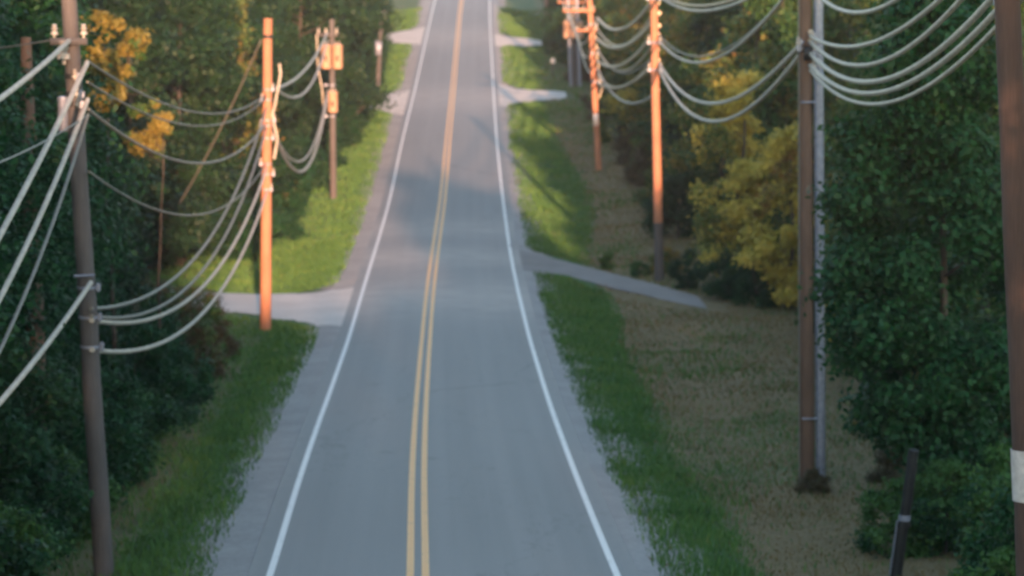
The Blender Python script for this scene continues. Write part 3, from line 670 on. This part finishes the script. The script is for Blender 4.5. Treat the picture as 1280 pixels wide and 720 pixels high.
# R4, R5: far poles with transformers
b4 = np.array([5.60, 252.0, HT(S_of(5.6, 252), 252)]); t4 = np.array([5.2, 252.0, 15.6])
e, at, rd = pole('utility_pole', b4, t4, .22, .17, M['wood_grey'], 'grey far right pole carrying a bank of long grey cylinders')
crossarm(e, at(12.0 - b4[2]) + [0, -.2, 0], 1.3, M['wood_red'], 4, .18)
for dx in (-.62, 0, .62): transformer(e, at(9.6 - b4[2]) + [dx, -.55, 0], .26, 1.5)
mb = MB(); zs = np.linspace(.0, 8, 6); mb.tube([at(z) + [-.4, -.2, 0] for z in zs], .15, 10); mb.tube([at(z) + [.40, -.2, 0] for z in zs], .15, 10); mb.build('riser_pipe', M['galv'], e)
b5 = np.array([3.55, 300.0, HT(S_of(3.55, 300), 300)])
e, at, rd = pole('utility_pole', b5, b5 + [.1, 0, 11.5], .22, .17, M['wood_grey'], 'farthest grey pole on the right at the top of the frame')
crossarm(e, at(10.6), 1.2, M['wood_grey'], 4, .16)
for dx in (-.4, .4): transformer(e, at(7.6) + [dx, -.5, 0], .3, 1.3)
# L1: nearest left pole
c1 = np.array([-8.32, 57.0, HT(S_of(-8.32, 57), 57)]); u1 = np.array([-8.92, 57.0, 16.2])
e, at, rd = pole('utility_pole', c1, u1, .205, .15, M['wood_grey'], 'nearest grey wooden pole on the left, leaning slightly, with crossarm and hardware')
z = 13.55 - c1[2]; mb = MB(); mb.box(at(z) + [-.02, -.2, 0], (.74, .12, .14)); mb.build('crossarm', M['wood_grey'], e, False)
insulator(e, at(z) + [-.3, -.2, .07], 1.1); insulator(e, at(z) + [.28, -.2, .07], 1.1); insulator(e, at(z) + [-.12, -.24, -.45], 1.9)
for zz, dx in ((12.85, .12), (12.5, .16), (12.3, .16)):
    z = zz - c1[2]; band(e, at(z), rd(z), .10, 'dark_metal'); bracket(e, at(z) + [0, -.12, 0], dx, -.12, .16); insulator(e, at(z) + [dx * .6, -.28, -.07], .9)
mb = MB(); z = 12.1 - c1[2]; q = at(z) + [-.24, -.05, 0]; mb.tube(q + np.array([0, 0, 1]) * np.array([-.36, -.34, -.3, .28, .3, .34, .36])[:, None], np.array([.5, .9, 1, 1, 1.06, 1, .4]) * .11, 14); mb.build('splice_case', M['galv'], e)
for zz in (8.6, 8.0, 7.4): z = zz - c1[2]; band(e, at(z), rd(z), .06); bracket(e, at(z), .24, .0, .09)
mb = MB(); z = 8.85 - c1[2]; mb.tube([at(z) + [-.2, -.22, 0], at(z) + [.22, -.22, 0.02]], .03, 8); mb.build('bolt', M['galv'], e)
# L2: red left pole
c2 = np.array([-9.70, 111.0, HT(S_of(-9.7, 111), 111)]); u2 = np.array([-9.48, 111.0, 13.05])
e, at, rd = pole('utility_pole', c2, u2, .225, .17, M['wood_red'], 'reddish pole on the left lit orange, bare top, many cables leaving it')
z = 12.35 - c2[2]; band(e, at(z), rd(z), .14, 'dark_metal')
for zz, dx in ((10.3, .22), (9.9, -.2), (9.1, .3), (8.9, -.22), (8.4, .25), (7.4, -.22), (7.0, .28), (6.4, .2)):
    z = zz - c2[2]; band(e, at(z), rd(z), .05); bracket(e, at(z) + [0, -.08, 0], dx, -.1, .12); insulator(e, at(z) + [dx, -.18, .05], .8)
mb = MB(); mb.tube([at(11.3 - c2[2]) + [.45, .1, 0], at(10.9 - c2[2]) + [.5, .1, 0], at(9.6 - c2[2]) + [.28, 0, 0], at(9.3 - c2[2]) + [.2, -.1, 0], at(8.4 - c2[2]) + [.42, -.15, 0], at(7.6 - c2[2]) + [.3, -.2, 0]], .05, 8)
mb.build('drop_cable', M['cable'], e)
# L3: pole with transformers
c3 = np.array([-10.95, 174.0, HT(S_of(-10.95, 174), 174)]); u3 = np.array([-10.98, 174.0, 11.9])
e, at, rd = pole('utility_pole', c3, u3, .21, .16, M['wood_grey'], 'left pole carrying sunlit transformers in front of the dark wood')
for dx in (-.34, .36): transformer(e, at(9.65 - c3[2]) + [dx, -.5, 0], .31, 1.5)
mb = MB(); mb.box(at(10.95 - c3[2]) + [-.25, -.25, 0], (1.3, .14, .16)); mb.build('crossarm', M['wood_grey'], e, False)
for x in (-.8, -.35, .3): insulator(e, at(10.95 - c3[2]) + [x, -.25, .08], 1.4)
transformer(e, at(6.9 - c3[2]) + [.05, -.5, 0], .30, 1.3)
for zz in (6.0, 7.9): z = zz - c3[2]; band(e, at(z), rd(z), .1); bracket(e, at(z), -.4, -.1, .2)
mb = MB(); mb.tube([at(11 - c3[2]) + [-.9, -.3, 0], at(9 - c3[2]) + [-.85, -.3, 0], at(7.6 - c3[2]) + [-.6, -.3, 0], at(6.0 - c3[2]) + [-.5, -.3, 0]], .05, 8); mb.build('drop_cable', M['cable'], e)
# L4: pale far pole
c4 = np.array([-11.2, 236.0, HT(S_of(-11.2, 236) - .2, 236)]); 
e, at, rd = pole('utility_pole', c4, c4 + [.5, 0, 8.6], .2, .15, M['wood_grey'], 'pale far left pole with a bluish grey box, at the dark trees')
bx = MB(); bx.box(at(7.4) + [.3, -.3, 0], (.6, .35, 1.0)); bx.build('equipment_box', M['galv'], e, False); bx = MB(); bx.box(at(4.6) + [-.1, -.3, 0], (.5, .3, 1.2)); bx.build('equipment_box', M['galv'], e, False)
# L0: pole before the frame
c0 = np.array([-7.7, 8.0, HT(S_of(-7.7, 8), 8)])
e, at, rd = pole('utility_pole', c0, [-7.7, 8.0, 17.0], .2, .15, M['wood_grey'], 'grey pole left of the viewpoint, outside the picture, where the near left cables end')
# short leaning post right
e, at, rd = pole('leaning_post', np.array([7.84, 57.0, HT(S_of(7.84, 57), 57)]), np.array([8.10, 56.6, 5.35]), .115, .105, M['dark_metal'], 'short dark leaning post in front of the dark bushy tree')
e['category'] = 'post'
band(e, at(1.25), rd(1.25), .12, 'galv', 'collar'); band(e, at(1.10), rd(1.1) + .015, .10, 'dark_metal', 'cap_ring')
mb = MB(); mb.tube([at(z) + [-rd(z) - .03, -.03, 0] for z in (-.1, .6, 1.2)], .022, 8); mb.build('side_rod', M['galv'], e)
# mailbox
mbx = G(8.95, 262); e = empty('mailbox', mbx); meta(e, 'small white mailbox on a post by the far right verge', 'mailbox')
mb = MB(); mb.box((0, 0, .65), (.12, .12, 1.4)); mb.build('post', M['wood_grey'], e, False)
mb = MB(); a = np.linspace(0, math.pi, 9); prof = np.concatenate([[(-.22, 0)], np.c_[-.22 * np.cos(a), .25 + .20 * np.sin(a)], [(.22, 0)]])
V = np.concatenate([np.c_[prof[:, 0], np.full(11, -.34), prof[:, 1] + 1.35], np.c_[prof[:, 0], np.full(11, .34), prof[:, 1] + 1.35], [[0, -.34, 1.55], [0, .34, 1.55]]])
i = np.arange(11); mb.add(V, np.stack([i, 11 + i, 11 + (i + 1) % 11, (i + 1) % 11], 1), np.concatenate([np.stack([np.full(11, 22), i, (i + 1) % 11], 1), np.stack([np.full(11, 23), 11 + (i + 1) % 11, 11 + i], 1)]))
mb.build('box', M['white_plate'], e)
mb = MB(); mb.box((.24, .05, 1.72), (.02, .05, .28)); mb.build('flag', M['wood_red'], e, False)

# ------------------------------------------------------------------ overhead cables
def cable(p0, p1, sag, r, mat, label, group):
    p0, p1 = np.array(p0, float), np.array(p1, float); n = 40; t = np.linspace(0, 1, n + 1)
    P = p0 + (p1 - p0) * t[:, None]; P[:, 2] -= 4 * sag * t * (1 - t)
    mb = MB(); mb.tube(P - p0, r, 8); o = mb.build('overhead_cable', M[mat], None); o.location = p0
    return meta(o, label, 'cable', group)
def tx(A, z, dx=0.0): return (A[0] + dx, A[1], z)
AR = [(7.05, 38.75), (7.3, 69.75), (6.75, 131), (5.55, 189), (5.3, 252)]
AL = [(-7.6, 8), (-8.45, 56.7), (-9.57, 111), (-10.95, 174), (-10.9, 236)]
g = 'cables between the conduit pole and the nearest right pole'
for z0, z1, sg, r, w in ((13.35, 16.02, .96, .045, 'uppermost of five lower'), (13.2, 15.9, 1.26, .045, 'second of five lower'), (12.92, 15.28, 1.19, .052, 'third of five lower'),
                         (12.63, 14.99, 1.13, .05, 'fourth of five lower'), (12.52, 14.76, 1.19, .04, 'lowest hanging'), (14.51, 17.0, 1.42, .045, 'highest barely seen')):
    cable(tx(AR[1], z0), tx(AR[0], z1), sg, r, 'cable', f'{w} pale cable between conduit pole and nearest right pole', g)
g = 'cables between the red right pole and the conduit pole'
for z0, z1, sg, r, m, w in ((11.69, 15.2, 1.67, .05, 'cable', 'middle pale'), (11.95, 15.1, 1.55, .03, 'cable_dim', 'thin grey second'), (10.65, 13.45, 1.8, .06, 'cable', 'upper of the two lowest pale'),
                            (10.40, 13.25, 2.2, .06, 'cable', 'lowest hanging pale'), (13.73, 15.29, .98, .055, 'cable', 'highest pale'), (13.87, 15.35, .89, .04, 'cable_tan', 'pinkish tan topmost')):
    cable(tx(AR[2], z0), tx(AR[1], z1), sg, r, m, f'{w} cable between the red right pole and the conduit pole', g)
g = 'cables between the crossarm pole and the red right pole'
for z0, z1, sg, r, m, w in ((11.71, 14.0, 1.24, .09, 'cable_tan', 'top'), (10.34, 12.95, 1.04, .095, 'cable_tan', 'second from the top'), (8.9, 12.38, 1.02, .09, 'cable_tan', 'third from the top'), (7.42, 10.81, .72, .07, 'cable_tan', 'fourth from the top'), (11.0, 13.4, 1.5, .05, 'cable_tan', 'slim tan second'), (9.7, 12.0, 1.6, .05, 'cable_tan', 'slim tan third'), (8.0, 11.3, 1.3, .05, 'cable_tan', 'slim tan fourth'),
                            (8.40, 9.41, 1.32, .06, 'cable', 'lowest'), (9.6, 11.3, 1.3, .05, 'cable_dim', 'dull grey-green fifth')):
    cable(tx(AR[3], z0, .1), tx(AR[2], z1), sg, r, m, f'{w} cable between the crossarm pole and the red right pole', g)
g = 'cables between the far right poles'
for k, (z0, z1, sg) in enumerate(((12.1, 12.3, 1.0), (11.9, 11.0, 1.3), (10.9, 10.6, 1.4), (10.2, 9.6, 1.5), (9.0, 8.6, 1.6))):
    cable(tx(AR[4], z0, -.8 + .35 * k), tx(AR[3], z1, -1.0 + .3 * k), sg, .055, 'cable_tan', f'{ORD[k]} from the top, cable between crossarm pole and pole with cylinders', g)
g = 'cables between the nearest left pole and the red left pole'
for z0, z1, sg, r, m, w in ((7.97, 7.28, 1.85, .05, 'cable', 'upper of two low pale cables from'), (7.37, 6.35, 1.86, .05, 'cable', 'lowest pale cable from'), (8.2, 9.6, 1.95, .042, 'cable_dim', 'steepest grey cable rising from'),
                            (8.05, 8.84, 2.15, .042, 'cable_dim', 'second grey rising cable from'), (12.21, 8.99, 1.32, .035, 'cable_dim', 'middle of the thin upper cables from'), (10.96, 7.47, 1.42, .026, 'cable_dim', 'lower of the thin upper cables from'),
                            (13.17, 10.11, .9, .026, 'cable_dim', 'highest thin cable from'), (12.75, 10.0, 1.0, .022, 'cable_dim', 'second highest thin cable from')):
    cable(tx(AL[1], z0), tx(AL[2], z1), sg, r, m, f'{w} the nearest left pole to the red left pole', g)
g = 'cables between the red left pole and the transformer pole'
for z0, z1, sg, r, w in ((10.3, 11.1, .75, .06, 'highest'), (10.6, 10.6, 1.75, .06, 'second'), (9.0, 7.4, 3.2, .07, 'lowest hanging'), (8.9, 7.6, 2.7, .05, 'second lowest')):
    cable(tx(AL[2], z0, .15), tx(AL[3], z1, -.3), sg, r, 'cable', f'{w} cable between the red left pole and the pole with transformers', g)
g = 'cables leaving the frame from the nearest left pole'
for z0, z1, sg, r, m, w in ((13.56, 12.9, 1.1, .05, 'cable', 'highest pale cable leaving the frame left from'), (13.12, 5.9, 1.1, .052, 'cable', 'thick pale cable running steeply down from'), (12.4, 9.9, 3.0, .048, 'cable', 'third pale cable running steeply down from'),
                            (12.1, 12.6, 4.7, .034, 'cable_dim', 'dim fourth cable running steeply down from'), (12.09, 14.69, 1.13, .018, 'cable_dim', 'thin greenish cable leaving the frame from'), (8.73, 10.13, 1.41, .05, 'cable', 'lowest pale cable, slanting down out of the frame from')):
    dx = (-.35 if z0 > 13.3 else 0)
    cable((AL[1][0] + dx, AL[1][1], z0), tx(AL[0], z1, dx), sg, r, m, f'{w} the nearest left pole', g)
cable((-9.05, 56.8, 13.6), (-16.0, 66, 13.3), .25, .016, 'cable_dim', 'thin service wire crossing level behind the crossarm of the nearest left pole', 'service wires')
cable((-9.75, 110.8, 12.2), (-14.2, 121, 5.0), .3, .035, 'cable_dim', 'slanting guy wire falling left from the top of the red left pole', 'service wires')
# bare pale trunk in the left wood
tz = G(-9.2, 64); e = empty('dead_tree', tz); meta(e, 'bare reddish brown trunk standing left of the nearest left pole, no leaves', 'tree')
mb = MB(); mb.tube([(0, 0, -.3), (.05, 0, 3), (.0, .05, 7), (-.05, 0, 11.1)], [.26, .23, .2, .12], 12); mb.tube([(0, 0, 9.2), (-.8, .1, 10.1)], [.07, .02], 6); mb.tube([(0, 0, 7.6), (.7, -.1, 8.6)], [.07, .02], 6)
mb.build('trunk', M['wood_brown'], e)
